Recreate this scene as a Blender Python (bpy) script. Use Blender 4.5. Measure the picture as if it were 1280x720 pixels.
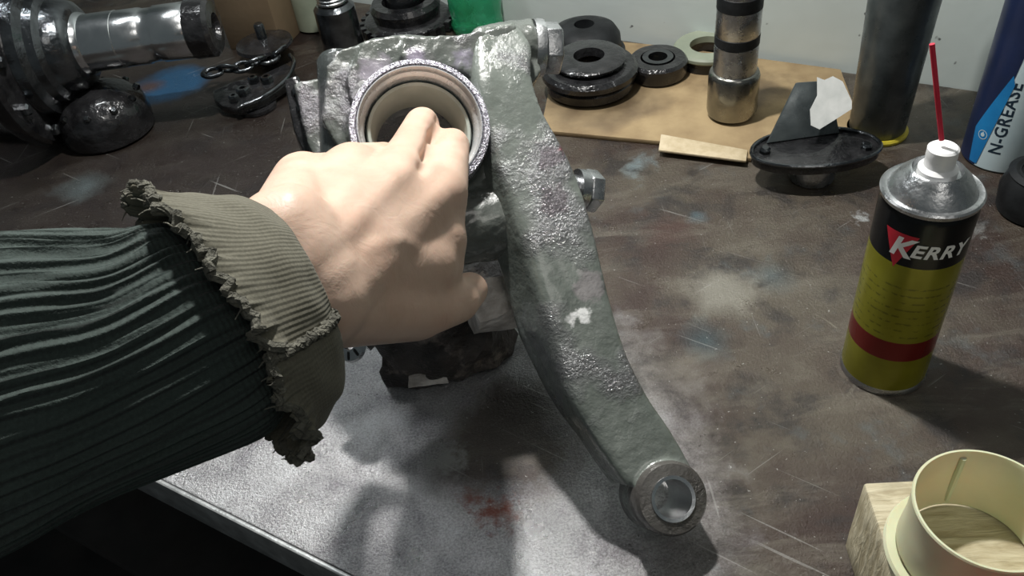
import bpy, bmesh, math, random
from mathutils import Vector, Matrix, noise
PI = math.pi
random.seed(7)
S = bpy.context.scene
for o in list(bpy.data.objects): bpy.data.objects.remove(o)
COL = S.collection

# ------------------------------------------------------------------ camera
CAM_H = 0.45; FPX = 1050.0
_d = Vector((165.0, -1154.0, -FPX)).normalized()        # world down seen by the camera
_up = -_d; _f = Vector((0, 0, -1))
_y = (_f - _up * _f.dot(_up)).normalized(); _x = _y.cross(_up)
ROT = Matrix((_x, _y, _up))
cam = bpy.data.objects.new('camera', bpy.data.cameras.new('camera')); COL.objects.link(cam)
cam.data.sensor_width = 36; cam.data.lens = 36 * FPX / 1280; cam.data.clip_start = 0.01
cam.matrix_world = Matrix.Translation((0, 0, CAM_H)) @ ROT.to_4x4()
S.camera = cam
CAMP = Vector((0, 0, CAM_H))
def ray(px, py): return ROT @ Vector((px - 640, -(py - 360), -FPX))
def P(px, py, z=0.0):
    r = ray(px, py); return CAMP + r * ((z - CAM_H) / r.z)
def Q(px, py, dep): return CAMP + ray(px, py) * (dep / FPX)

# ------------------------------------------------------------------ light
w = bpy.data.worlds.new('world'); S.world = w; w.use_nodes = True
w.node_tree.nodes['Background'].inputs[0].default_value = (0.62, 0.72, 0.74, 1)
w.node_tree.nodes['Background'].inputs[1].default_value = 0.12
def area(name, loc, target, sx, sy, power, col):
    l = bpy.data.lights.new(name, 'AREA'); l.shape = 'RECTANGLE'; l.size = sx; l.size_y = sy
    l.energy = power; l.color = col
    o = bpy.data.objects.new(name, l); COL.objects.link(o); o.location = loc
    o.rotation_euler = (Vector(target) - Vector(loc)).to_track_quat('-Z', 'Y').to_euler()
    return o
area('lamp_over_bench', (0.0, 0.63, 0.85), (0.0, 0.30, 0.0), 0.05, 0.03, 9.2, (1.0, 0.98, 0.94))
area('lamp_left', (-0.38, 0.92, 0.88), (-0.05, 0.3, 0.0), 0.32, 0.04, 2.6, (0.96, 1.0, 1.0))
area('fill_behind', (0.35, -0.55, 1.35), (0.1, 0.4, 0.0), 0.5, 0.5, 2.1, (1.0, 0.96, 0.9))  # added fill light from the camera side, no lamp known there
vs = S.view_settings
vs.view_transform = 'Standard'; vs.look = 'None'; vs.exposure = 0.0; vs.gamma = 1; vs.use_curve_mapping = False

# ------------------------------------------------------------------ materials
class NT:
    def __init__(s, name):
        s.m = bpy.data.materials.new(name); s.m.use_nodes = True
        s.t = s.m.node_tree; s.n = s.t.nodes; s.b = s.n['Principled BSDF']
        s.co = s.n.new('ShaderNodeTexCoord').outputs['Object']
    def link(s, a, b): s.t.links.new(a, b)
    def setv(s, sock, v):
        if hasattr(v, 'is_linked') or hasattr(v, 'links'): s.link(v, sock)
        else: sock.default_value = v
    def noise(s, scale, detail=4, rough=0.55, vec=None, dist=0.0, stretch=None):
        v = vec or s.co
        if stretch: v = s.mapping(v, stretch)
        n = s.n.new('ShaderNodeTexNoise'); n.inputs['Scale'].default_value = scale
        n.inputs['Detail'].default_value = detail; n.inputs['Roughness'].default_value = rough
        n.inputs['Distortion'].default_value = dist; s.link(v, n.inputs['Vector']); return n.outputs['Fac']
    def mapping(s, v, scale=(1, 1, 1), rot=(0, 0, 0), loc=(0, 0, 0)):
        m = s.n.new('ShaderNodeMapping'); m.inputs['Scale'].default_value = scale
        m.inputs['Rotation'].default_value = rot; m.inputs['Location'].default_value = loc
        s.link(v, m.inputs['Vector']); return m.outputs[0]
    def ramp(s, fac, pts, const=False):
        r = s.n.new('ShaderNodeValToRGB'); e = r.color_ramp.elements
        if const: r.color_ramp.interpolation = 'CONSTANT'
        while len(e) < len(pts): e.new(0.5)
        for k, (p, c) in enumerate(pts):
            e[k].position = p; e[k].color = (c, c, c, 1) if isinstance(c, (int, float)) else (*c, 1)
        s.link(fac, r.inputs[0]); return r.outputs[0]
    def mix(s, fac, a, b, mode='MIX'):
        m = s.n.new('ShaderNodeMix'); m.data_type = 'RGBA'; m.blend_type = mode
        s.setv(m.inputs[0], fac)
        for k, v in ((6, a), (7, b)):
            s.setv(m.inputs[k], (*v, 1) if isinstance(v, tuple) and len(v) == 3 else v)
        return m.outputs[2]
    def math(s, op, a, b=0.0, c=None, clamp=False):
        m = s.n.new('ShaderNodeMath'); m.operation = op; m.use_clamp = clamp
        s.setv(m.inputs[0], a); s.setv(m.inputs[1], b)
        if c is not None: s.setv(m.inputs[2], c)
        return m.outputs[0]
    def dist(s, c, vec=None, scale=None):
        v = vec or s.co
        m = s.n.new('ShaderNodeVectorMath'); m.operation = 'SUBTRACT'; s.link(v, m.inputs[0]); m.inputs[1].default_value = tuple(c)
        o = m.outputs[0]
        if scale:
            k = s.n.new('ShaderNodeVectorMath'); k.operation = 'MULTIPLY'; s.link(o, k.inputs[0]); k.inputs[1].default_value = scale; o = k.outputs[0]
        l = s.n.new('ShaderNodeVectorMath'); l.operation = 'LENGTH'; s.link(o, l.inputs[0]); return l.outputs['Value']
    def spot(s, c, r, soft, nz=None, amp=0.0, scale=None):
        d = s.dist(c, scale=scale)
        if nz is not None: d = s.math('ADD', d, s.math('MULTIPLY', s.math('SUBTRACT', nz, 0.5), amp))
        return s.math('DIVIDE', s.math('SUBTRACT', r, d), soft, clamp=True)
    def bump(s, h, strength, distance=0.001, prev=None):
        b = s.n.new('ShaderNodeBump'); b.inputs['Strength'].default_value = strength; b.inputs['Distance'].default_value = distance
        s.link(h, b.inputs['Height'])
        if prev is not None: s.link(prev, b.inputs['Normal'])
        s.link(b.outputs[0], s.b.inputs['Normal']); return b.outputs[0]
    def out(s, col=None, rough=None, metal=None, **kw):
        if col is not None: s.setv(s.b.inputs['Base Color'], (*col, 1) if isinstance(col, tuple) else col)
        if rough is not None: s.setv(s.b.inputs['Roughness'], rough)
        if metal is not None: s.setv(s.b.inputs['Metallic'], metal)
        for k, v in kw.items(): s.setv(s.b.inputs[k.replace('_', ' ')], v)
        return s.m

def simple(name, c1, c2, scale=40, rough=(0.3, 0.6), metal=0.0, bump=0.3, bscale=200, bd=0.001, **kw):
    t = NT(name); n = t.noise(scale, 5)
    col = t.mix(t.ramp(n, [(0.35, 0), (0.65, 1)]), c1, c2)
    r = t.ramp(t.noise(scale * 1.7, 4), [(0.3, rough[0]), (0.7, rough[1])])
    if bump: t.bump(t.noise(bscale, 4), bump, bd)
    return t.out(col, r, metal, **kw)

def casting_mat(name, ca, cb, cc, wet=0.5):
    """cast iron under thin grey green paint, wet with oil: sparkling rough spots and bare worn spots"""
    t = NT(name)
    n1 = t.noise(45, 6); n2 = t.noise(18, 4)
    col = t.mix(t.ramp(n1, [(0.35, 0), (0.7, 1)]), ca, cb)
    worn = t.ramp(n2, [(0.52, 0), (0.62, 1)])
    col = t.mix(t.math('MULTIPLY', worn, 0.55), col, cc)
    rr = t.ramp(t.noise(60, 4), [(0.35, 0.12), (0.65, 0.38)])
    b = t.bump(t.noise(55, 3), 0.35, 0.004)
    t.bump(t.math('MULTIPLY', t.noise(520, 3, 0.7), t.math('ADD', worn, 0.22)), 0.8, 0.0016, b)
    return t.out(col, rr, t.math('MULTIPLY', worn, 0.5), Coat_Weight=wet, Coat_Roughness=0.12)

M = {}
M['cast'] = casting_mat('cast_paint', (0.075, 0.085, 0.076), (0.14, 0.152, 0.138), (0.22, 0.20, 0.23))
M['lever'] = casting_mat('lever_paint', (0.12, 0.138, 0.122), (0.20, 0.222, 0.20), (0.27, 0.26, 0.28))
M['cast_dark'] = casting_mat('cast_dark', (0.02, 0.024, 0.024), (0.06, 0.068, 0.066), (0.12, 0.12, 0.13), 0.8)
M['eye'] = casting_mat('eye_grime', (0.07, 0.065, 0.06), (0.12, 0.115, 0.105), (0.09, 0.085, 0.08), 0.2)
t = NT('ring_face'); n = t.noise(900, 3, 0.7)
t.bump(n, 0.9, 0.0012)
M['speck'] = t.out(t.mix(t.ramp(n, [(0.4, 0), (0.62, 1)]), (0.20, 0.18, 0.23), (0.75, 0.74, 0.80)), t.ramp(n, [(0.3, 0.15), (0.7, 0.4)]), 0.75)
M['race'] = simple('race_steel', (0.52, 0.55, 0.57), (0.66, 0.69, 0.70), 60, (0.20, 0.32), 0.45, 0.25, 300)
M['chrome'] = simple('bright_steel', (0.62, 0.64, 0.66), (0.78, 0.79, 0.80), 30, (0.14, 0.26), 1.0, 0.08, 300)
M['steel'] = simple('worn_steel', (0.32, 0.33, 0.34), (0.55, 0.56, 0.57), 60, (0.18, 0.40), 0.95, 0.3, 400)
M['dark_steel'] = simple('dark_oiled_steel', (0.045, 0.05, 0.055), (0.12, 0.13, 0.14), 50, (0.08, 0.28), 0.9, 0.4, 160, 0.002, Coat_Weight=0.6, Coat_Roughness=0.05)
M['oily'] = simple('black_oily_iron', (0.008, 0.008, 0.009), (0.03, 0.03, 0.032), 60, (0.12, 0.3), 0.2, 0.8, 90, 0.003, Coat_Weight=0.5, Coat_Roughness=0.04, Specular_IOR_Level=0.35)
M['rubber'] = simple('black_rubber', (0.008, 0.009, 0.010), (0.022, 0.024, 0.026), 40, (0.35, 0.6), 0.0, 0.3, 200, Specular_IOR_Level=0.2)
M['hole'] = simple('dark_hole', (0.006, 0.006, 0.006), (0.012, 0.012, 0.012), 40, (0.5, 0.8), 0.0, 0)
M['seal'] = simple('pale_seal', (0.36, 0.41, 0.37), (0.44, 0.49, 0.45), 60, (0.3, 0.45), 0.1, 0.05, 200)
t = NT('cardboard'); n = t.noise(22, 5)
c = t.mix(t.ramp(n, [(0.35, 0), (0.65, 1)]), (0.24, 0.165, 0.085), (0.38, 0.28, 0.15))
oil = t.math('MAXIMUM', t.spot((-0.035, 0.06, 0), 0.085, 0.05, t.noise(20, 5), 0.08), t.math('MAXIMUM', t.spot((0.12, 0.02, 0), 0.05, 0.05, n, 0.09), t.spot((0.03, 0.10, 0), 0.05, 0.05, n, 0.09)))
c = t.mix(t.math('MULTIPLY', oil, 0.85), c, (0.05, 0.033, 0.02)); t.bump(t.noise(300, 4), 0.3, 0.001)
M['card'] = t.out(c, t.math('SUBTRACT', 0.8, t.math('MULTIPLY', oil, 0.4)), 0)
M['card_light'] = simple('cardboard_edge', (0.45, 0.36, 0.22), (0.62, 0.52, 0.36), 60, (0.6, 0.85), 0, 0.5, 400)
M['card_dark'] = simple('cardboard_brown', (0.17, 0.12, 0.07), (0.23, 0.165, 0.10), 12, (0.6, 0.85), 0, 0.2, 200)
M['paper'] = simple('white_paper', (0.55, 0.57, 0.55), (0.68, 0.69, 0.67), 60, (0.7, 0.9), 0, 0.2, 200)
M['pale'] = simple('pale_green_plastic', (0.22, 0.25, 0.19), (0.30, 0.33, 0.25), 20, (0.4, 0.6), 0, 0.1, 100)
M['green'] = simple('green_plastic', (0.03, 0.42, 0.18), (0.08, 0.60, 0.32), 30, (0.08, 0.2), 0, 0.4, 60, 0.004, Transmission_Weight=0.6)
M['pipe_grey'] = simple('grey_oiled_tube', (0.045, 0.055, 0.058), (0.09, 0.105, 0.108), 45, (0.22, 0.42), 0.3, 0.2, 120)
M['yellow'] = simple('yellow_band', (0.45, 0.36, 0.02), (0.60, 0.50, 0.05), 60, (0.3, 0.5), 0, 0.1, 200)
M['red'] = simple('red_plastic', (0.60, 0.02, 0.05), (0.70, 0.03, 0.07), 60, (0.3, 0.4), 0, 0)
M['white_plastic'] = simple('white_plastic', (0.85, 0.85, 0.85), (0.92, 0.92, 0.92), 60, (0.25, 0.35), 0, 0)
M['tube_white'] = simple('pale_blue_print', (0.50, 0.62, 0.66), (0.58, 0.69, 0.72), 30, (0.3, 0.45), 0, 0.05, 100)
M['navy'] = simple('navy_print', (0.008, 0.016, 0.05), (0.012, 0.022, 0.07), 30, (0.3, 0.45), 0, 0)
M['blue'] = simple('blue_print', (0.01, 0.16, 0.42), (0.015, 0.22, 0.52), 30, (0.3, 0.45), 0, 0)
M['ink'] = simple('dark_ink', (0.012, 0.03, 0.05), (0.016, 0.035, 0.06), 30, (0.4, 0.5), 0, 0)
M['print_white'] = simple('white_print', (0.80, 0.80, 0.80), (0.86, 0.86, 0.86), 30, (0.35, 0.45), 0, 0)
M['print_red'] = simple('red_print', (0.50, 0.012, 0.03), (0.56, 0.02, 0.04), 30, (0.3, 0.4), 0, 0)
M['fingernail'] = simple('fingernail', (0.70, 0.48, 0.42), (0.78, 0.56, 0.5), 60, (0.25, 0.35), 0, 0)

# spray can print: bands up the can
t = NT('can_print'); sx = t.n.new('ShaderNodeSeparateXYZ'); t.link(t.co, sx.inputs[0])
z = t.math('DIVIDE', sx.outputs['Z'], 0.16)
yb = t.noise(35, 3)
yel = t.mix(t.ramp(yb, [(0.35, 0), (0.7, 1)]), (0.20, 0.19, 0.012), (0.27, 0.26, 0.02))
lines = t.n.new('ShaderNodeTexWave'); lines.wave_type = 'BANDS'; lines.bands_direction = 'Z'
lines.inputs['Scale'].default_value = 55; lines.inputs['Distortion'].default_value = 0.6
t.link(t.co, lines.inputs['Vector'])
CANB = (0.206, 0.306, 0.690)
lm = t.math('MULTIPLY', t.math('MULTIPLY', t.ramp(lines.outputs['Fac'], [(0.8, 0), (0.95, 1)]), t.ramp(z, [(0, 0), (0.31, 1), (0.59, 0)], True)), t.ramp(t.noise(260, 2), [(0.45, 0), (0.55, 0.6)]))
yel = t.mix(lm, yel, (0.07, 0.065, 0.01))
isred = t.ramp(z, [(0, 0), (CANB[0], 1), (CANB[1], 0)], True)
isblk = t.ramp(z, [(0, 0), (CANB[2], 1)], True)
c = t.mix(isred, yel, (0.16, 0.012, 0.010)); c = t.mix(isblk, c, (0.006, 0.007, 0.008))
M['can'] = t.out(c, 0.27, 0.35)

# skin
t = NT('skin')
n = t.noise(45, 5); vein = t.noise(16, 3)
c = t.mix(t.ramp(n, [(0.3, 0), (0.7, 1)]), (0.56, 0.385, 0.29), (0.66, 0.475, 0.37))
c = t.mix(t.math('MULTIPLY', t.ramp(t.noise(28, 3), [(0.5, 0), (0.72, 1)]), 0.25), c, (0.66, 0.36, 0.26))
wv = t.noise(260, 4, 0.6, stretch=(1, 1, 1)); wr = t.noise(70, 4, 0.6, dist=1.0)
b = t.bump(wr, 0.22, 0.0022); t.bump(wv, 0.22, 0.0007, b)
M['skin'] = t.out(c, t.ramp(n, [(0.3, 0.42), (0.7, 0.56)]), 0, Subsurface_Weight=0.12, Subsurface_Scale=0.004)

def knit(name, c1, c2, nrib, strength, cross, crossamt, rough=0.95):
    t = NT(name); uv = t.n.new('ShaderNodeUVMap'); uv.uv_map = 'UVMap'
    s = t.n.new('ShaderNodeSeparateXYZ'); t.link(uv.outputs[0], s.inputs[0])
    wob = t.math('MULTIPLY', t.noise(25, 3), 0.010)
    a = t.math('SINE', t.math('MULTIPLY', t.math('ADD', s.outputs['X'], wob), nrib * 2 * PI))
    b = t.math('SINE', t.math('MULTIPLY', s.outputs['Y'], cross * 2 * PI))
    h = t.math('ADD', a, t.math('MULTIPLY', b, crossamt))
    f = t.noise(900, 3, 0.7); big = t.noise(14, 3)
    h = t.math('ADD', h, t.math('MULTIPLY', f, 1.2))
    t.bump(h, strength, 0.0012)
    c = t.mix(t.ramp(big, [(0.35, 0), (0.7, 1)]), c1, c2)
    c = t.mix(t.ramp(f, [(0.4, 0), (0.7, 0.35)]), c, tuple(min(1, q * 1.7) for q in c2))
    return t.out(c, rough, 0, Sheen_Weight=0.06, Sheen_Roughness=0.5)
M['sleeve'] = knit('sleeve_knit', (0.022, 0.034, 0.030), (0.040, 0.056, 0.050), 78, 0.7, 60, 0.3)
M['cuff'] = knit('cuff_knit', (0.080, 0.076, 0.056), (0.12, 0.113, 0.084), 150, 0.20, 30, 0.15)
M['fray'] = simple('frayed_knit', (0.075, 0.073, 0.058), (0.16, 0.155, 0.125), 160, (0.9, 1.0), 0, 0.9, 500, 0.003)

# bench top: greasy scratched steel with stains
t = NT('bench_steel')
big = t.noise(7, 6, 0.62); mid = t.noise(22, 7, 0.66, dist=0.3); fine = t.noise(160, 4, 0.65)
strk = t.noise(1.0, 7, 0.7, vec=t.mapping(t.co, (10, 34, 10), (0, 0, 0.12)), dist=0.6)
c = t.mix(t.ramp(big, [(0.40, 0), (0.60, 1)]), (0.042, 0.024, 0.018), (0.100, 0.084, 0.062))
c = t.mix(t.math('MULTIPLY', t.ramp(mid, [(0.50, 0), (0.62, 1)]), 0.8), c, (0.022, 0.018, 0.017))
c = t.mix(t.math('MULTIPLY', t.ramp(strk, [(0.50, 0), (0.66, 1)]), 0.6), c, (0.16, 0.142, 0.112))
c = t.mix(t.math('MULTIPLY', t.ramp(t.noise(15, 6, 0.7), [(0.58, 0), (0.68, 1)]), 0.5), c, (0.10, 0.12, 0.125))
c = t.mix(t.math('MULTIPLY', t.spot(P(150, 190), 0.34, 0.16, big, 0.2), 0.8), c, (0.016, 0.011, 0.010))
# clean steel zone at the front left corner, lightened to paint in lamp glare
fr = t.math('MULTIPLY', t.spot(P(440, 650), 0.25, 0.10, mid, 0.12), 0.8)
fr = t.math('MULTIPLY', fr, t.math('SUBTRACT', 1.0, t.math('MULTIPLY', t.spot(P(640, 555), 0.062, 0.03, mid, 0.09), 0.9)))  # dark gap: partly grime, partly the casting's shadow painted into the steel
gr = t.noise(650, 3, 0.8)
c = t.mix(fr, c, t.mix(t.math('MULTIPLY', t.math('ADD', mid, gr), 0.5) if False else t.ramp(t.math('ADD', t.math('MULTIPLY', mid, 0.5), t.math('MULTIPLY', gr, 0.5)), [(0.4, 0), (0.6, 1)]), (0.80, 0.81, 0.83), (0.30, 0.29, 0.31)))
def stain(px, py, r, soft, amp, colr, k, scale=None, nz=None):
    global c
    c = t.mix(t.math('MULTIPLY', t.spot(P(px, py), r, soft, nz or mid, amp, scale), k), c, colr)
stain(215, 105, 0.050, 0.02, 0.04, (0.015, 0.10, 0.22), 0.8)
stain(188, 108, 0.022, 0.016, 0.02, (0.09, 0.05, 0.04), 0.9)
stain(620, 640, 0.016, 0.016, 0.05, (0.20, 0.045, 0.02), 0.85, nz=fine)
stain(590, 625, 0.010, 0.014, 0.04, (0.17, 0.04, 0.02), 0.8, nz=fine)
stain(790, 210, 0.018, 0.03, 0.09, (0.30, 0.42, 0.46), 0.9)
stain(870, 268, 0.012, 0.02, 0.05, (0.10, 0.22, 0.28), 0.8)
stain(965, 345, 0.022, 0.03, 0.06, (0.10, 0.16, 0.18), 0.6)
stain(880, 425, 0.022, 0.03, 0.06, (0.05, 0.11, 0.13), 0.8)
stain(905, 360, 0.036, 0.03, 0.09, (0.26, 0.25, 0.21), 0.75)
stain(850, 465, 0.035, 0.04, 0.10, (0.20, 0.18, 0.15), 0.6)
stain(830, 285, 0.030, 0.03, 0.07, (0.06, 0.022, 0.016), 0.8)
stain(1075, 272, 0.008, 0.006, 0.03, (0.42, 0.44, 0.44), 0.7, nz=fine)
stain(1210, 285, 0.016, 0.012, 0.05, (0.30, 0.31, 0.30), 0.5, nz=fine)
stain(105, 235, 0.035, 0.05, 0.08, (0.16, 0.21, 0.22), 0.6)
stain(560, 575, 0.016, 0.012, 0.05, (0.36, 0.37, 0.36), 0.7, nz=fine)
stain(650, 510, 0.05, 0.04, 0.05, (0.020, 0.014, 0.012), 0.9)
stain(700, 660, 0.03, 0.03, 0.04, (0.30, 0.31, 0.31), 0.5)
# thin scratched circle left by something round, and a few scratches
cc = P(968, 447)
rg = t.math('ABSOLUTE', t.math('SUBTRACT', t.dist(cc), 0.055)); rg = t.math('SUBTRACT', rg, t.math('MULTIPLY', t.math('SUBTRACT', mid, 0.5), 0.004))
ringm = t.math('MULTIPLY', t.spot(P(1030, 445), 0.042, 0.02, mid, 0.04), 1.0)
ringm = t.math('MULTIPLY', ringm, t.math('DIVIDE', t.math('SUBTRACT', 0.0012, rg), 0.0006, clamp=True))
c = t.mix(t.math('MULTIPLY', ringm, t.ramp(t.noise(9, 2), [(0.42, 0), (0.5, 0.75)])), c, (0.30, 0.28, 0.22))
def scratches(ang, sc, th):
    v = t.mapping(t.mapping(t.co, (1, 1, 1), (0, 0, ang)), (sc, sc * 40, 1))
    return t.ramp(t.noise(1.0, 2, 0.5, vec=v), [(th, 0), (th + 0.03, 1)])
scr = t.math('MAXIMUM', scratches(0.7, 7, 0.70), t.math('MAXIMUM', scratches(-0.5, 9, 0.71), scratches(1.6, 8, 0.72)))
c = t.mix(t.math('MULTIPLY', scr, 0.32), c, (0.45, 0.45, 0.43))
speck = t.ramp(t.noise(330, 2, 0.6), [(0.70, 0), (0.74, 1)])
c = t.mix(t.math('MULTIPLY', speck, 0.7), c, (0.5, 0.5, 0.48))
b = t.bump(mid, 0.25, 0.003)
b = t.bump(t.noise(420, 4, 0.75), 0.9, 0.0014, b)
rr = t.ramp(t.noise(30, 5, 0.65), [(0.34, 0.26), (0.64, 0.42)])
M['bench'] = t.out(c, rr, t.math('ADD', t.math('MULTIPLY', fr, 0.75), 0.22), Specular_IOR_Level=0.6)

M['bench_edge'] = simple('bench_edge_steel', (0.35, 0.36, 0.36), (0.55, 0.56, 0.56), 60, (0.3, 0.5), 0.6, 0.4, 300)
t = NT('wall_paint'); n = t.noise(5, 5)
c = t.mix(t.ramp(n, [(0.3, 0), (0.7, 1)]), (0.56, 0.62, 0.60), (0.66, 0.72, 0.70))
c = t.mix(t.math('MULTIPLY', t.ramp(t.noise(60, 2), [(0.70, 0), (0.73, 1)]), 0.85), c, (0.03, 0.03, 0.03))
t.bump(t.noise(60, 3), 0.15, 0.002)
M['wall'] = t.out(c, 0.55, 0)
M['floor'] = simple('dark_concrete', (0.010, 0.009, 0.009), (0.028, 0.022, 0.02), 8, (0.6, 0.9), 0, 0.4, 60)
t = NT('greasy_wood'); n = t.noise(30, 6, 0.65)
c = t.mix(t.ramp(n, [(0.40, 0), (0.60, 1)]), (0.022, 0.018, 0.017), (0.065, 0.055, 0.050))
c = t.mix(t.ramp(t.noise(40, 5, 0.7), [(0.56, 0), (0.74, 1)]), c, (0.30, 0.25, 0.22))
t.bump(t.noise(120, 5, 0.65), 0.8, 0.004)
M['grease_block'] = t.out(c, t.ramp(n, [(0.3, 0.25), (0.7, 0.6)]), 0)
M['chip'] = simple('pale_splinter', (0.38, 0.34, 0.31), (0.74, 0.70, 0.66), 70, (0.4, 0.6), 0, 0.8, 150, 0.004)
t = NT('bare_wood')
g = t.noise(1.0, 5, 0.6, stretch=(40, 260, 60), dist=0.5); n = t.noise(40, 4)
c = t.mix(t.ramp(g, [(0.35, 0), (0.65, 1)]), (0.38, 0.32, 0.20), (0.62, 0.56, 0.40))
c = t.mix(t.math('MULTIPLY', t.ramp(n, [(0.55, 0), (0.7, 1)]), 0.4), c, (0.16, 0.13, 0.08))
t.bump(g, 0.7, 0.002)
M['wood'] = t.out(c, 0.75, 0)
t = NT('cream_plastic'); n = t.noise(25, 4)
c = t.mix(t.ramp(n, [(0.3, 0), (0.7, 1)]), (0.60, 0.60, 0.40), (0.70, 0.70, 0.50))
M['cream'] = t.out(c, 0.38, 0, Subsurface_Weight=0.2, Subsurface_Scale=0.01)
M['straw'] = M['red']

# ------------------------------------------------------------------ mesh helpers
def mesh(name, verts, faces, smooth=True):
    m = bpy.data.meshes.new(name); m.from_pydata([tuple(v) for v in verts], [], faces); m.update()
    if smooth:
        for p in m.polygons: p.use_smooth = True
        try: m.set_sharp_from_angle(angle=math.radians(38))
        except Exception: pass
    return m
def fix(m):
    bm = bmesh.new(); bm.from_mesh(m); bmesh.ops.recalc_face_normals(bm, faces=bm.faces); bm.to_mesh(m); bm.free(); return m
def rings(rs, cap=True, closed=False):
    n = len(rs[0]); v = [p for r in rs for p in r]; f = []
    K = len(rs)
    for i in range(K if closed else K - 1):
        a = i * n; b = ((i + 1) % K) * n
        for j in range(n):
            k = (j + 1) % n; f.append((a + j, a + k, b + k, b + j))
    if cap and not closed:
        f.append(tuple(range(n - 1, -1, -1))); f.append(tuple(range((K - 1) * n, K * n)))
    return v, f
def lathe(prof, seg=48, cap=True, closed=False, ax='Z', wob=0.0):
    rs = []
    for r, z in prof:
        ring = []
        for k in range(seg):
            a = 2 * PI * k / seg; q = r * (1 + wob * noise.noise(Vector((math.cos(a) * 2, math.sin(a) * 2, z * 60))))
            x, y = q * math.cos(a), q * math.sin(a)
            ring.append(Vector((x, y, z)) if ax == 'Z' else Vector((z, x, y)))
        rs.append(ring)
    return rings(rs, cap, closed)
def join(*parts):
    V, F = [], []
    for v, f in parts:
        o = len(V); V += list(v); F += [tuple(i + o for i in q) for q in f]
    return V, F
def xf(part, mat): return [mat @ Vector(v) for v in part[0]], part[1]
def prism(poly, z0, z1):
    n = len(poly)
    v = [Vector((x, y, z0)) for x, y in poly] + [Vector((x, y, z1)) for x, y in poly]
    f = [tuple(range(n - 1, -1, -1)), tuple(range(n, 2 * n))] + [(i, (i + 1) % n, n + (i + 1) % n, n + i) for i in range(n)]
    return v, f
def box(x0, x1, y0, y1, z0, z1): return prism([(x0, y0), (x1, y0), (x1, y1), (x0, y1)], z0, z1)
def frame(zaxis, xh=Vector((1, 0, 0))):
    z = Vector(zaxis).normalized(); x = (Vector(xh) - z * z.dot(Vector(xh))).normalized(); y = z.cross(x)
    return Matrix((x, y, z)).transposed()
def T(loc, rot=None): 
    m = Matrix.Translation(loc)
    return m @ (rot.to_4x4() if rot is not None else Matrix.Identity(4))
def capsule(a, b, ra, rb, seg=20, ends=True):
    a, b = Vector(a), Vector(b); R = frame(b - a, Vector((0.3, 0.5, 0.8))); L = (b - a).length; rs = []
    pts = []
    for k in range(1, 6): th = PI / 2 * (1 - k / 5 * 1.0); pts.append((ra * math.cos(th), -ra * math.sin(th)))
    pts2 = []
    for k in range(0, 5): th = PI / 2 * k / 5; pts2.append((rb * math.cos(th), L + rb * math.sin(th)))
    prof = [(ra * 0.08, -ra)] + pts + pts2 + [(rb * 0.08, L + rb)]
    return xf(lathe(prof, seg), T(a, R))
def tube(pts, r, seg=10, cap=True):
    pts = [Vector(p) for p in pts]; rs = []
    for i, p in enumerate(pts):
        d = (pts[min(i + 1, len(pts) - 1)] - pts[max(i - 1, 0)]); R = frame(d, Vector((0.21, 0.3, 0.93)))
        q = r[i] if isinstance(r, (list, tuple)) else r
        rs.append([p + R @ Vector((q * math.cos(2 * PI * k / seg), q * math.sin(2 * PI * k / seg), 0)) for k in range(seg)])
    return rings(rs, cap)

def link(name, me, mat, parent=None, mw=None):
    o = bpy.data.objects.new(name, me); COL.objects.link(o)
    if mat is not None: me.materials.append(mat)
    if parent is not None: o.parent = parent
    if mw is not None: o.matrix_local = mw
    return o
def ob(name, part, mat, parent=None, mw=None, bevel=0, bseg=2, sub=0, disp=None, remesh=0, smooth=0, cut=None, solid=0):
    me = fix(mesh(name, *part)); o = link(name, me, None, parent, mw)
    if bevel or sub or disp or remesh or smooth or cut or solid:
        if solid:
            m = o.modifiers.new('s', 'SOLIDIFY'); m.thickness = solid; m.offset = 0
        if bevel:
            m = o.modifiers.new('b', 'BEVEL'); m.width = bevel; m.segments = bseg; m.limit_method = 'ANGLE'; m.angle_limit = math.radians(35)
        if remesh:
            m = o.modifiers.new('r', 'REMESH'); m.mode = 'VOXEL'; m.voxel_size = remesh
        if smooth:
            m = o.modifiers.new('sm', 'SMOOTH'); m.iterations = smooth; m.factor = 0.5
        if sub:
            m = o.modifiers.new('u', 'SUBSURF'); m.levels = sub; m.render_levels = sub; m.subdivision_type = 'SIMPLE' if disp else 'CATMULL_CLARK'
        if disp:
            for (st, sz, dep) in disp:
                tx = bpy.data.textures.new('d', 'CLOUDS'); tx.noise_scale = sz; tx.noise_depth = dep
                m = o.modifiers.new('d', 'DISPLACE'); m.texture = tx; m.strength = st; m.mid_level = 0.5; m.texture_coords = 'LOCAL'
        tmp = None
        if cut:
            tmp = link('cutter', fix(mesh('cutter', *cut)), None)
            if parent is not None: tmp.parent = parent
            m = o.modifiers.new('c', 'BOOLEAN'); m.operation = 'DIFFERENCE'; m.object = tmp; m.solver = 'EXACT'
        dg = bpy.context.evaluated_depsgraph_get(); dg.update()
        nm = bpy.data.meshes.new_from_object(o.evaluated_get(dg)); o.modifiers.clear(); o.data = nm
        for p in nm.polygons: p.use_smooth = True
        try: nm.set_sharp_from_angle(angle=math.radians(60 if remesh else 38))
        except Exception: pass
        if tmp: bpy.data.objects.remove(tmp)
    o.data.materials.clear(); o.data.materials.append(mat)
    return o
def tag(o, label, cat, group=None):
    o['label'] = label; o['category'] = cat
    if group: o['group'] = group
    return o
def root(name, loc, label, cat, rot=None, group=None):
    o = bpy.data.objects.new(name, None); COL.objects.link(o); o.empty_display_size = 0.02
    o.matrix_world = T(loc, rot); return tag(o, label, cat, group)
def struct(o): o['kind'] = 'structure'; return o
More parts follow.
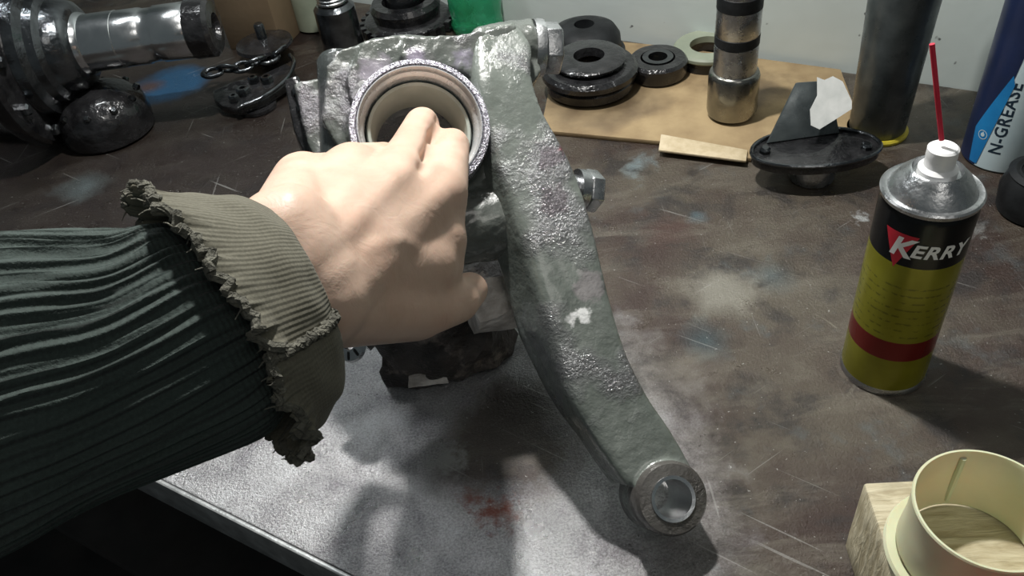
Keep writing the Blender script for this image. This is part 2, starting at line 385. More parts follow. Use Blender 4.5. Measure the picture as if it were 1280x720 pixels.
def text_part(s, size, shear=0.0, bold=0.0, space=1.0):
    cu = bpy.data.curves.new('t', 'FONT'); cu.body = s; cu.size = size; cu.shear = shear; cu.offset = bold; cu.space_character = space
    cu.resolution_u = 3
    o = bpy.data.objects.new('t', cu); COL.objects.link(o)
    dg = bpy.context.evaluated_depsgraph_get(); dg.update()
    m = bpy.data.meshes.new_from_object(o.evaluated_get(dg))
    bm = bmesh.new(); bm.from_mesh(m); bmesh.ops.triangulate(bm, faces=bm.faces)
    bmesh.ops.subdivide_edges(bm, edges=[e for e in bm.edges if e.calc_length() > size * 0.2], cuts=2)
    bmesh.ops.triangulate(bm, faces=bm.faces); bm.verts.index_update()
    V = [v.co.copy() for v in bm.verts]; F = [tuple(v.index for v in f.verts) for f in bm.faces]; bm.free()
    bpy.data.objects.remove(o)
    return V, F
def wrap(part, r, ang0, z0, rot=0.0):
    """lay a flat part (x right, y up) onto a cylinder of radius r about local Z"""
    V = []
    for v in part[0]:
        x = v[0] * math.cos(rot) - v[1] * math.sin(rot); y = v[0] * math.sin(rot) + v[1] * math.cos(rot)
        a = ang0 + x / r; V.append(Vector((r * math.cos(a), r * math.sin(a), z0 + y)))
    return V, part[1]
def flatpoly(poly, n=14):
    """triangulated flat polygon cut finely enough to bend"""
    bm = bmesh.new(); bm.faces.new([bm.verts.new((x, y, 0)) for x, y in poly])
    xs = [p[0] for p in poly]
    for k in range(1, n):
        x = min(xs) + (max(xs) - min(xs)) * k / n
        bmesh.ops.bisect_plane(bm, geom=bm.verts[:] + bm.edges[:] + bm.faces[:], plane_co=(x, 0, 0), plane_no=(1, 0, 0))
    bm.verts.index_update(); V = [v.co.copy() for v in bm.verts]; F = [tuple(v.index for v in f.verts) for f in bm.faces]; bm.free()
    return V, F
def resample(pts, n):
    pts = [Vector(p) for p in pts]; out = []
    m = len(pts) - 1
    for i in range(n):
        t_ = i / (n - 1) * m; k = min(int(t_), m - 1); u = t_ - k
        p0, p1, p2, p3 = pts[max(k - 1, 0)], pts[k], pts[k + 1], pts[min(k + 2, m)]
        out.append(0.5 * ((2 * p1) + (p2 - p0) * u + (2 * p0 - 5 * p1 + 4 * p2 - p3) * u * u + (3 * p1 - p0 - 3 * p2 + p3) * u ** 3))
    return out

# ------------------------------------------------------------------ the setting
AX = Vector((0.826, -0.563, 0)).normalized(); BX = Vector((0.563, 0.826, 0)).normalized()
RB = Matrix((AX, BX, Vector((0, 0, 1)))).transposed()         # bench frame: x along, y back, z up
B0 = P(205, 600).dot(BX); B1 = P(820, 55).dot(BX)
def inb(p): return RB.transposed() @ Vector(p)
wall = struct(ob('wall_back', box(-3, 2.6, B1, B1 + 0.1, -0.85, 1.7), M['wall'], mw=RB.to_4x4()))
floor = struct(ob('floor', box(-3, 2.6, -2.2, B1 + 0.1, -0.95, -0.85), M['floor'], mw=RB.to_4x4()))

bench = root('workbench', RB @ Vector((0, B0, -0.85)), 'greasy scratched steel workbench with a bright front edge under everything', 'workbench', RB)
dep = B1 - B0 - 0.002
# sheet top in world-aligned coordinates so the stains sit where they are
bt = root('tmp', (0, 0, 0), '', '')
top = ob('bench_top', xf(box(-1.6, 1.3, B0, B1 - 0.002, -0.014, 0.0), RB.to_4x4()), M['bench'], bench, bench.matrix_world.inverted(), bevel=0.0015)
bpy.data.objects.remove(bt)
ob('edge_strip', box(-1.6, 1.3, -0.004, -0.0005, 0.85 - 0.030, 0.85 + 0.0006), M['bench_edge'], bench, bevel=0.0012)
ob('frame_rail', box(-1.6, 1.3, 0.03, 0.07, 0.76, 0.834), M['dark_steel'], bench, bevel=0.002)
ob('lower_shelf', box(-1.6, 1.3, 0.06, dep, 0.28, 0.30), M['floor'], bench, bevel=0.002)
for x_ in (-1.55, 1.2):
    for y_ in (0.03, dep - 0.07): ob('leg', box(x_, x_ + 0.05, y_, y_ + 0.05, 0, 0.834), M['dark_steel'], bench, bevel=0.003)

# ------------------------------------------------------------------ the casting (steering knuckle with its lever)
C0 = P(525, 160, 0.2); E0 = P(836, 622, 0.037)
ev = (C0 - E0).normalized()
NN = Vector((0.22, -0.72, 0.69)); NN = (NN - ev * NN.dot(ev)).normalized()
U = Vector((1, 0.0, 0)); U = (ray(640, 160) - ray(525, 166)).normalized(); U = (U - NN * U.dot(NN)).normalized()
V_ = NN.cross(U)
RK = Matrix((U, V_, NN)).transposed()
kn = root('steering_knuckle', C0, 'grey-green oily cast knuckle with a long lever arm and round steel-rimmed bore', 'car part', RK)
KI = kn.matrix_world.inverted()
def L(px, py, z=0.0):
    """pixel -> local point on the casting plane at height z above the bore face"""
    o = KI @ CAMP; r = RK.transposed() @ ray(px, py); k = (z - o.z) / r.z
    return o + r * k
def LW(p): return KI @ Vector(p)
def poly(pts, z=0.0): return [(L(x, y, z).x, L(x, y, z).y) for x, y in pts]
RO = (L(613, 165) - L(436, 165)).length / 2
print('ring radius', RO, 'N', NN, 'U', U)
blk = []
# upper block, with a lower front saddle and higher pads
blk.append(prism(poly([(408, 82), (425, 62), (470, 46), (520, 42), (575, 44), (640, 30), (672, 40), (676, 90), (640, 140), (622, 215), (570, 250), (470, 245), (432, 195), (420, 180), (402, 150)], -0.012), -0.060, -0.012))
blk.append(prism(poly([(505, 44), (560, 44), (575, 62), (560, 84), (520, 86), (500, 70)], -0.004), -0.04, -0.004))
blk.append(prism(poly([(455, 50), (498, 44), (500, 90), (470, 105), (440, 130), (432, 100)], -0.008), -0.05, -0.007))
blk.append(prism(poly([(545, 48), (600, 38), (645, 30), (640, 110), (612, 140), (585, 92), (550, 80)], -0.005), -0.045, -0.0045))
blk.append(lathe([(RO * 1.0, -0.055), (RO * 1.03, -0.01), (RO * 0.99, -0.004)], 64))
# left flange, set back
blk.append(prism(poly([(366, 104), (404, 98), (412, 150), (425, 200), (400, 215), (385, 180)], -0.03), -0.062, -0.028))
# cross tube under the bore going behind the lever
ta, tb = L(430, 300, -0.038), L(735, 240, -0.055)
tr = 0.0245
ta = L(470, 292, -0.03); tb = L(650, 272, -0.03)
blk.append(xf(lathe([(tr, 0), (tr, (tb - ta).length)], 40), T(ta, frame(tb - ta))))
# web joining tube and ring
blk.append(prism(poly([(500, 235), (590, 225), (608, 255), (590, 268), (500, 270)], -0.02), -0.055, -0.014))
# upper right boss under the lever head towards the hex bolt
ua, ub = L(600, 70, -0.024), L(668, 58, -0.024)
blk.append(xf(lathe([(0.0175, 0), (0.0175, (ub - ua).length)], 36), T(ua, frame(ub - ua))))
housing = ob('housing', join(*[p for p in blk]), M['cast'], kn, remesh=0.0015, smooth=4, disp=[(0.0022, 0.012, 2), (0.0010, 0.004, 2)],
             cut=lathe([(RO * 0.80, -0.045), (RO * 0.80, 0.03)], 64))
# dark round boss at the left
ba, bb = L(427, 72, -0.030), L(432, 200, -0.030)
ob('dark_boss', xf(lathe([(0.004, -0.001), (0.0135, 0), (0.0150, 0.003), (0.0150, (bb - ba).length)], 36), T(ba, frame(bb - ba))), M['cast_dark'], kn, disp=[(0.0008, 0.01, 2)], sub=2)
# black bolted rim left of the flange
rim_ = ob('flange_rim', prism(poly([(356, 104), (374, 98), (392, 150), (412, 205), (388, 212), (368, 165)], -0.045), -0.075, -0.038), M['oily'], kn, bevel=0.002)
for (x_, y_) in ((371, 115), (377, 135), (384, 155), (391, 175)):
    q = L(x_, y_, -0.038); ob('bolt_head', lathe([(0.0035, -0.002), (0.0035, 0.0015), (0.0025, 0.003)], 6), M['dark_steel'], kn, T(q))
# ring around the bore
def ringpart(name, prof, mat): return ob(name, lathe(prof, 96, closed=True), mat, kn)
ringpart('bore_ring', [(RO * 0.885, 0.0035), (RO * 0.91, 0.0052), (RO * 0.985, 0.0045), (RO, 0.002), (RO * 1.0, -0.012), (RO * 0.885, -0.012)], M['speck'])
ringpart('bearing_race', [(RO * 0.885, 0.0046), (RO * 0.87, 0.0052), (RO * 0.85, 0.0040), (RO * 0.84, 0.0005), (RO * 0.80, -0.001), (RO * 0.785, -0.004), (RO * 0.775, -0.012), (RO * 0.885, -0.012)], M['race'])
ringpart('seal_groove', [(RO * 0.78, -0.011), (RO * 0.70, -0.011), (RO * 0.70, -0.013), (RO * 0.78, -0.013)], M['hole'])
ringpart('seal_lip', [(RO * 0.755, -0.0075), (RO * 0.735, -0.0055), (RO * 0.695, -0.0065), (RO * 0.66, -0.012), (RO * 0.63, -0.022), (RO * 0.61, -0.034), (RO * 0.77, -0.034), (RO * 0.755, -0.012)], M['seal'])
ob('bore_bottom', lathe([(RO * 0.79, -0.036), (RO * 0.79, -0.033), (RO * 0.62, -0.033), (RO * 0.3, -0.034), (RO * 0.05, -0.034)], 48), M['cast_dark'], kn)
# lever: centre line with left ridge and right edge read off along its length
st = [  # (left ridge px, right edge px, front z, thickness)
    ((592, 34), (646, 26), -0.006, 0.034), ((592, 66), (668, 56), -0.002, 0.036), ((594, 100), (668, 92), 0.002, 0.036),
    ((606, 150), (682, 138), 0.004, 0.037), ((622, 205), (708, 182), 0.005, 0.038), ((642, 262), (734, 240), 0.006, 0.040),
    ((664, 330), (752, 310), 0.006, 0.042), ((682, 395), (768, 375), 0.005, 0.042), ((700, 455), (786, 438), 0.003, 0.041),
    ((720, 510), (812, 492), 0.002, 0.038), ((750, 562), (846, 545), 0.001, 0.036), ((782, 608), (868, 584), 0.000, 0.034)]
def lv(k): return resample([Vector((*L(*s_[0], s_[2]).xy, s_[2])) if k == 0 else Vector((*L(*s_[1], s_[2]).xy, s_[2])) for s_ in st], 56)
le, re_ = lv(0), lv(1); th = resample([Vector((s_[3], 0, 0)) for s_ in st], 56)
rs = []
for li_, (a, b, h) in enumerate(zip(le, re_, th)):
    tp = 0.30 * min(1.0, max(0.1, (50 - li_) / 14))
    c = (a + b) / 2; hx = (b - a) / 2; d = h.x / 2; rg_ = []
    cz = Vector((0, 0, -d))
    for k in range(40):
        an = 2 * PI * k / 40; ca, sa = math.cos(an), math.sin(an)
        e_ = 0.24
        x_ = math.copysign(abs(ca) ** e_, ca); y_ = math.copysign(abs(sa) ** e_, sa)
        rg_.append(c + hx * x_ * 0.985 - hx * tp * (1 - y_) + cz + Vector((0, 0, d * y_)))
    rs.append(rg_)
eyec = LW(P(836, 622, 0.037)); eyec.z = 0.003
ER = (L(878, 622) - L(790, 622)).length / 2
HR = (L(866, 622) - L(810, 622)).length / 2
def add_spot(m, pt, rad, soft, col, k, amp=0.02, rough=None):
    t_ = NT.__new__(NT); t_.m = m; t_.t = m.node_tree; t_.n = t_.t.nodes; t_.b = t_.n['Principled BSDF']
    t_.co = [q for q in t_.n if q.bl_idname == 'ShaderNodeTexCoord'][0].outputs['Object']
    old = t_.b.inputs['Base Color'].links[0].from_socket
    f_ = t_.math('MULTIPLY', t_.spot(pt, rad, soft, t_.noise(120, 4, 0.6), amp), k)
    t_.setv(t_.b.inputs['Base Color'], t_.mix(f_, old, col))
for (x_, y_, rad, colr, k) in ((727, 391, 0.0050, (0.85, 0.86, 0.85), 1.0), (716, 395, 0.003, (0.8, 0.8, 0.8), 0.8), (688, 196, 0.010, (0.12, 0.10, 0.115), 0.75), (692, 250, 0.010, (0.13, 0.11, 0.125), 0.7), (702, 188, 0.0035, (0.22, 0.03, 0.04), 0.6), (648, 44, 0.005, (0.22, 0.05, 0.06), 0.7), (735, 360, 0.010, (0.30, 0.27, 0.28), 0.6)):  # the white spots paint a glint onto the lever face
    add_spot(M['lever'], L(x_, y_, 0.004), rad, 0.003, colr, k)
for (x_, y_, rad, colr, k) in ((520, 80, 0.010, (0.30, 0.26, 0.34), 0.7), (468, 90, 0.012, (0.32, 0.29, 0.34), 0.7), (580, 78, 0.009, (0.30, 0.27, 0.36), 0.7), (505, 82, 0.003, (0.10, 0.03, 0.04), 0.8)):
    add_spot(M['cast'], L(x_, y_, -0.008), rad, 0.006, colr, k)
lev_parts = [rings(rs), xf(lathe([(ER, -0.034), (ER * 1.03, -0.017), (ER, -0.001), (ER * 0.94, 0.001)], 48), T(eyec))]
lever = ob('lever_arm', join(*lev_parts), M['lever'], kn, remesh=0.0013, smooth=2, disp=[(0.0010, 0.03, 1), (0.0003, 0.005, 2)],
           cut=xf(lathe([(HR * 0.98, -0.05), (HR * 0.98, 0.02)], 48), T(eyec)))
ob('eye_collar', xf(lathe([(HR * 0.99, 0.0042), (ER * 0.93, 0.0038), (ER * 1.0, 0.0015), (ER * 1.02, -0.006), (ER * 1.02, -0.030), (ER * 0.98, -0.034), (HR * 0.99, -0.034)], 64, closed=True), T(eyec)), M['eye'], kn)
ob('eye_bush', xf(lathe([(HR * 0.82, 0.0050), (HR * 0.97, 0.0052), (HR, 0.0035), (HR, -0.034), (HR * 0.82, -0.034)], 56, closed=True), T(eyec)), M['chrome'], kn)
# bolts across the lever
def hexbolt(p0, p1, rw, rh, hw, mat):
    p0, p1 = Vector(p0), Vector(p1); R = frame(p1 - p0, NN); Ls = (p1 - p0).length
    w_ = ob('washer', xf(lathe([(rw * 0.4, -0.006), (rw * 0.6, 0), (rw, 0), (rw * 1.02, 0.003), (rw, 0.006), (rw * 0.6, 0.006)], 40), T(p0, R)), M['steel'], kn)
    h_ = ob('hex_bolt', xf(lathe([(rh * 0.9, 0.0055), (rh, 0.007), (rh, hw - 0.001), (rh * 0.88, hw)], 6), T(p0, R)), mat, kn, bevel=0.0006)
hexbolt(L(666, 60, -0.022), L(696, 60, -0.022), 0.0175, 0.0165, 0.017, M['steel'])
ob('bolt_shank', xf(lathe([(0.0085, 0), (0.0085, 0.030)], 24), T(L(690, 232, -0.024), frame(L(754, 240, -0.029) - L(690, 232, -0.024)))), M['steel'], kn)
hexbolt(L(719, 236, -0.026), L(751, 240, -0.03), 0.0125, 0.0135, 0.0155, M['steel'])
# stub axle under the hand and its slotted washer
sa_, sb_ = L(520, 330, -0.075), L(437, 427, -0.075)
dirn = sb_ - sa_
ob('stub_axle', xf(lathe([(0.028, 0), (0.029, dirn.length * 0.5), (0.015, dirn.length * 0.65), (0.014, dirn.length - 0.004)], 40), T(sa_, frame(dirn))), M['cast_dark'], kn)  # thick dark half added to stand for the black shade under the hand
sd = (RK.transposed() @ Vector((-0.42, -0.55, 0.5))).normalized()
wa = ob('slotted_washer', xf(lathe([(0.004, 0.0012), (0.0095, 0.0012), (0.0105, 0), (0.0095, -0.001), (0.004, -0.001)], 40, closed=True), T(sb_, frame(sd)) @ Matrix.Scale(1.3, 4)), M['steel'], kn)
for k in range(8):
    a_ = 2 * PI * k / 8; ob('slot', xf(capsule((math.cos(a_) * 0.0055, math.sin(a_) * 0.0055, 0.0006), (math.cos(a_) * 0.0082, math.sin(a_) * 0.0082, 0.0006), 0.0011, 0.0011, 8), T(sb_, frame(sd)) @ Matrix.Scale(1.3, 4)), M['hole'], wa)

# ------------------------------------------------------------------ greasy block under the casting
def rough_block(name, foot, h, mat, parent, amp, seed):
    bm = bmesh.new(); n = len(foot)
    lo = [bm.verts.new((x, y, 0)) for x, y, k in foot]; hi = [bm.verts.new((x * 0.96, y * 0.96, h * k)) for x, y, k in foot]
    bm.faces.new(lo[::-1]); bm.faces.new(hi)
    for i in range(n): bm.faces.new((lo[i], lo[(i + 1) % n], hi[(i + 1) % n], hi[i]))
    bmesh.ops.triangulate(bm, faces=bm.faces)
    bmesh.ops.subdivide_edges(bm, edges=bm.edges, cuts=7, use_grid_fill=True)
    for v in bm.verts:
        q = Vector(v.co) * 30 + Vector((seed, 0, 0))
        v.co += noise.noise_vector(q) * amp + noise.noise_vector(q * 2.7) * amp * 0.45
        if v.co.z < 0: v.co.z = 0.0
    bm.verts.index_update(); part = ([v.co.copy() for v in bm.verts], [tuple(v.index for v in f.verts) for f in bm.faces]); bm.free()
    me = fix(mesh(name, *part)); 
    try: me.set_sharp_from_angle(angle=math.radians(25))
    except Exception: pass
    return link(name, me, mat, parent)
bc = P(565, 478) + Vector((0, 0.03, 0))
gb = root('greasy_block', bc, 'dark greasy broken block with pale ragged chips propping up the casting', 'block')
rough_block('block_body', [(-0.048, -0.026, 0.9), (-0.015, -0.034, 1.0), (0.035, -0.026, 1.0), (0.052, 0.0, 0.95), (0.045, 0.034, 0.9), (-0.04, 0.034, 0.9)], 0.075, M['grease_block'], gb, 0.009, 3)
ch = rough_block('pale_chip', [(-0.020, -0.012, 0.9), (0.020, -0.014, 1.0), (0.024, 0.010, 1.1), (-0.018, 0.012, 1.0)], 0.034, M['chip'], gb, 0.005, 11)
ch.location = P(618, 392, 0.068) - bc; ch.rotation_euler = (0.5, 0.1, 0.3)
ch2 = rough_block('pale_chip', [(-0.014, -0.006, 0.9), (0.014, -0.006, 1.0), (0.016, 0.006, 1.1), (-0.012, 0.006, 1.0)], 0.012, M['chip'], gb, 0.004, 21)
ch2.location = P(535, 476, 0.006) - bc

# ------------------------------------------------------------------ the person: left arm and hand
hand = root('person', Q(0, 490, 0.27) , "person's left arm in a ribbed dark green sweater, fingers pressed into the bore", 'person')
HI = hand.matrix_world.inverted()
def hd_(d): return d + 0.040 * max(0.0, min(1.2, (d - 0.335) / 0.085))       # hand reaches down into the bore
def HQ(x, y, d): return Q(x, y, hd_(d))
def cp(a, b, ra, rb, seg=22): return capsule(HI @ HQ(*a), HI @ HQ(*b), ra * hd_(a[2]) / a[2], rb * hd_(b[2]) / b[2], seg)
K = {'i': (547, 243, .386), 'm': (500, 222, .379), 'r': (440, 216, .376), 'l': (378, 226, .374)}
W1, W2, WM = (358, 300, .332), (400, 372, .335), (375, 338, .330)
hp = []
for k_, wst, r_ in (('i', W2, .0135), ('m', WM, .0135), ('r', WM, .0135), ('l', W1, .013)):
    hp.append(cp(K[k_], wst, r_, .019))
hp.append(cp(W1, W2, .0215, .0205)); hp.append(cp((365, 310, .345), (430, 350, .352), .024, .024))
# filling between metacarpals
hp.append(cp((525, 250, .392), (420, 330, .350), .0125, .018)); hp.append(cp((470, 240, .385), (400, 310, .345), .0125, .017)); hp.append(cp((410, 240, .382), (380, 300, .342), .0125, .017))
hp.append(cp((527, 238, .392), (430, 330, .350), .0130, .018)); hp.append(cp((470, 224, .384), (415, 300, .352), .0125, .017)); hp.append(cp((412, 226, .381), (385, 300, .346), .0125, .017))
hp.append(cp((500, 300, .378), (420, 300, .362), .018, .018)); hp.append(cp((515, 330, .380), (440, 350, .362), .017, .018))
hp.append(cp((527, 236, .3835), (440, 305, .352), .0140, .019)); hp.append(cp((524, 262, .384), (460, 320, .362), .0155, .019)); hp.append(cp((515, 285, .382), (440, 320, .354), .017, .019))
hp.append(cp((533, 300, .3835), (455, 335, .360), .0190, .021)); hp.append(cp((520, 328, .377), (450, 335, .3565), .0195, .021)); hp.append(cp((540, 262, .388), (536, 330, .384), .0155, .0165)); hp.append(cp((500, 345, .372), (440, 340, .356), .0195, .019))
# index and middle going into the bore
hp.append(cp(K['i'], (565, 182, .418), .0128, .0092)); hp.append(cp((565, 182, .418), (562, 202, .446), .0090, .0084)); hp.append(cp((562, 202, .446), (556, 207, .462), .0082, .0074))
hp.append(cp(K['m'], (528, 155, .420), .0122, .0090)); hp.append(cp((528, 155, .420), (528, 176, .449), .0088, .0083)); hp.append(cp((528, 176, .449), (524, 186, .466), .0082, .0073))
# ring finger tucked behind the middle one, little finger curled under the palm
hp.append(cp(K['r'], (480, 200, .420), .0125, .0090)); hp.append(cp((480, 200, .420), (496, 208, .446), .0088, .0082)); hp.append(cp((496, 208, .446), (500, 214, .460), .0080, .0072))
hp.append(cp(K['l'], (402, 216, .410), .0122, .0090)); hp.append(cp((402, 216, .410), (430, 250, .425), .0088, .0080)); hp.append(cp((430, 250, .425), (445, 268, .425), .0078, .0070))
# thumb and its web
hp.append(cp((425, 380, .345), (520, 384, .376), .0185, .0155)); hp.append(cp((520, 384, .376), (570, 374, .394), .0150, .0118)); hp.append(cp((570, 374, .394), (588, 362, .420), .0114, .0092))
hp.append(cp((520, 370, .378), (538, 318, .382), .0145, .0135)); hp.append(cp((538, 318, .382), (550, 250, .390), .0132, .0125)); hp.append(cp((480, 350, .368), (530, 290, .382), .0165, .0140))
hp.append(cp((450, 375, .357), (540, 345, .382), .0175, .0130))
# forearm to the elbow, hidden in the sleeve
hp.append(cp(W1, (200, 400, .312), .0205, .024)); hp.append(cp(W2, (200, 440, .312), .0195, .024)); hp.append(cp((200, 425, .312), (0, 490, .290), .028, .033)); hp.append(cp((0, 490, .290), (-380, 590, .258), .033, .036))
hobj = ob('arm_and_hand', join(*hp), M['skin'], hand, remesh=0.0013, smooth=26)
# tendons, knuckle creases and veins pressed into the skin surface
me = hobj.data
feat = []
def path(pts, amp, wd): feat.append(([HI @ HQ(*p) for p in pts], amp, wd))
path([(505, 218, .366), (400, 320, .310)], .0011, .0045); path([(450, 212, .362), (385, 312, .310)], .0010, .0045); path([(555, 238, .372), (415, 345, .315)], .0010, .0045)
path([(545, 330, .37), (500, 300, .350), (460, 310, .340)], .0006, .003)
path([(497, 218, .362), (503, 212, .362)], .0022, .010); path([(438, 210, .358), (444, 206, .358)], .0022, .010); path([(378, 226, .355), (385, 222, .355)], .0024, .010); path([(556, 238, .368), (560, 232, .37)], .0022, .011)
for (x_, y_) in ((512, 150), (508, 158), (547, 172), (545, 180)):
    path([(x_, y_, .405), (x_ + 34, y_ + 6, .405)], -.0008, .0016)
path([(552, 150, .40), (544, 170, .40), (532, 196, .385), (526, 212, .378)], -.0032, .0028)
def segd(p, a, b):
    ab = b - a; u_ = max(0, min(1, (p - a).dot(ab) / ab.length_squared)); return (p - a - ab * u_)
HC = HI @ CAMP
vn = [v.normal.copy() for v in me.vertices]
for v in me.vertices:
    vd = (v.co - HC); 
    if vn[v.index].dot(vd) > 0: continue
    vdn = vd.normalized(); s_ = 0
    for pts, amp, wd in feat:
        for a, b in zip(pts[:-1], pts[1:]):
            dv = segd(v.co, a, b); dv = dv - vdn * dv.dot(vdn)
            q = dv.length / wd
            if q < 2.5: s_ += amp * math.exp(-q * q)
            
    if s_: v.co += vn[v.index] * s_
me.update()
bm = bmesh.new(); bm.from_mesh(me)
for _ in range(4): bmesh.ops.smooth_vert(bm, verts=bm.verts, factor=0.5, use_axis_x=True, use_axis_y=True, use_axis_z=True)
bm.to_mesh(me); bm.free()
# ------- sleeve and cuff as knitted tubes
def ringdef(c, e, bdep, axis):
    C = HI @ Q(*c); m1 = (HI @ Q(*e)) - C; m2 = axis.cross(m1).normalized() * bdep; return C, m1, m2
def knit_tube(name, defs, nseg, nth, mat, fr=None, thick=0.0016):
    cs = resample([d[0] for d in defs], nseg); m1 = resample([d[1] for d in defs], nseg); m2 = resample([d[2] for d in defs], nseg)
    V, F, UV = [], [], []
    for i in range(nseg):
        for k in range(nth):
            a = 2 * PI * k / nth; p = cs[i] + m1[i] * math.cos(a) + m2[i] * math.sin(a)
            nr = (m1[i] * math.cos(a) + m2[i] * math.sin(a)).normalized()
            ax = (cs[min(i + 1, nseg - 1)] - cs[max(i - 1, 0)]).normalized()
            if fr: p = fr(p, nr, ax, i / (nseg - 1), a)
            V.append(p); UV.append((k / nth, i / (nseg - 1)))
    n0 = len(V)
    for i in range(nseg - 1):
        for k in range(nth):
            F.append((i * nth + k, i * nth + (k + 1) % nth, (i + 1) * nth + (k + 1) % nth, (i + 1) * nth + k))
    me = fix(mesh(name, V, F)); uvl = me.uv_layers.new(name='UVMap')
    for pl in me.polygons:
        ks = [UV[me.loops[li].vertex_index] for li in pl.loop_indices]
        wrp = max(u_[0] for u_ in ks) - min(u_[0] for u_ in ks) > 0.5
        for li, u_ in zip(pl.loop_indices, ks): uvl.data[li].uv = (u_[0] + 1 if wrp and u_[0] < 0.5 else u_[0], u_[1])
    o = link(name, me, mat, hand); m = o.modifiers.new('s', 'SOLIDIFY'); m.thickness = thick; m.offset = -1
    dg = bpy.context.evaluated_depsgraph_get(); dg.update()
    nm = bpy.data.meshes.new_from_object(o.evaluated_get(dg)); o.modifiers.clear(); o.data = nm
    return o, V
A1 = (HI @ Q(270, 405, .309)) - (HI @ Q(379, 372, .325)); A1.normalize()
A2 = ((HI @ Q(-200, 540, .262)) - (HI @ Q(300, 400, .315))).normalized()
cuffd = [ringdef((377, 366, .328), (327, 262, .328), .030, A1), ringdef((357, 376, .323), (292, 252, .323), .034, A1),
         ringdef((318, 390, .316), (236, 248, .316), .037, A1), ringdef((272, 405, .309), (172, 248, .309), .041, A1)]
def cuffr(p, nr, ax, s, a):
    w_ = noise.noise(Vector((math.cos(a) * 3, math.sin(a) * 3, s * 4)))
    p = p + nr * (0.0018 * w_)
    if s > 0.75:
        f_ = (s - 0.75) / 0.25
        j = noise.noise(Vector((math.cos(a) * 7, math.sin(a) * 7, 5.1))) * 0.007 + noise.noise(Vector((math.cos(a) * 22, math.sin(a) * 22, 1.1))) * 0.005
        p = p + ax * j * f_ + nr * (0.0040 * f_ * (0.6 + noise.noise(Vector((math.cos(a) * 11, math.sin(a) * 11, 9.1)))))
    if s < 0.06: p = p - nr * 0.0012
    return p
cuff, CV = knit_tube('cuff', cuffd, 60, 360, M['cuff'], cuffr, 0.0022)
cuff['label'] = 'folded olive brown ribbed cuff with a frayed edge'
# frayed roll along the back edge of the cuff
last = CV[-360:]; fr_pts = []
fray = join(*[tube([last[(k + j) % 360] + Vector((random.uniform(-1, 1), random.uniform(-1, 1), random.uniform(-1, 1))) * 0.0009 for j in range(0, 8, 2)], [0.0012 + random.random() * 0.0010 for _ in range(4)], 6) for k in range(0, 360, 4)])
ob('frayed_edge', fray, M['fray'], cuff)
# loose threads
thr = []
for k in range(0, 360, 5):
    p = last[k]; d_ = (Vector((random.uniform(-1, 1), random.uniform(-1, 1), random.uniform(-1, 1))) + A1 * 1.4).normalized()
    ln = random.uniform(.002, .006); thr.append(tube([p, p + d_ * ln * .5 + Vector((0, 0, .0006)), p + d_ * ln], [0.0004, 0.0003, 0.0002], 5))
f2 = ob('loose_thread', join(*thr), M['fray'], cuff); f2['kind'] = 'stuff'
# seam across the cuff: find the ring column that runs nearest the seam in the photograph
best = None
for k in range(360):
    p = hand.matrix_world @ CV[30 * 360 + k]; c_ = ROT.transposed() @ (p - CAMP)
    x_, y_ = 640 + FPX * c_.x / -c_.z, 360 - FPX * c_.y / -c_.z
    n_ = (CV[30 * 360 + k] - HI @ Q(330, 385, .312)); 
    if n_.dot(HC - CV[30 * 360 + k]) < 0: continue
    d_ = abs(y_ - 421) 
    if best is None or d_ < best[0]: best = (d_, k)
kb = best[1]; print('seam column', kb)
sp = []
for i in range(0, 60):
    nrm = (CV[i * 360 + kb] - CV[i * 360 + (kb + 180) % 360]).normalized(); sp.append(CV[i * 360 + kb] + nrm * 0.0006)
sp = resample(sp, 120)
ob('cuff_seam', tube([p + Vector((random.uniform(-1, 1), random.uniform(-1, 1), random.uniform(-1, 1))) * 0.0006 for p in sp], [0.0017 + 0.0004 * math.sin(i * 1.3) + random.random() * 0.0004 for i in range(120)], 8), M['fray'], cuff)
slvd = [ringdef((345, 380, .322), (300, 290, .322), .024, A1), ringdef((300, 400, .315), (240, 290, .315), .029, A1), ringdef((250, 418, .307), (185, 282, .307), .034, A2), ringdef((130, 455, .295), (128, 290, .295), .040, A2),
        ringdef((0, 492, .283), (0, 290, .283), .043, A2), ringdef((-180, 545, .266), (-185, 310, .266), .045, A2), ringdef((-400, 600, .25), (-410, 330, .25), .046, A2)]
def slr(p, nr, ax, s, a):
    f_ = noise.noise(Vector((math.cos(a) * 2.2, math.sin(a) * 2.2, s * 5))) * 0.0018
    r_ = 0.0007 * math.sin(a * 56 + 2.2 * noise.noise(Vector((math.cos(a) * 5, math.sin(a) * 5, s * 9))))
    w_ = 0.0007 * noise.noise(Vector((math.cos(a) * 14, math.sin(a) * 14, s * 8)))
    return p + nr * (f_ + r_ + w_)
slv, SV = knit_tube('sweater_sleeve', slvd, 160, 480, M['sleeve'], slr, 0.0018)
slv['label'] = 'dark green ribbed knit sleeve'

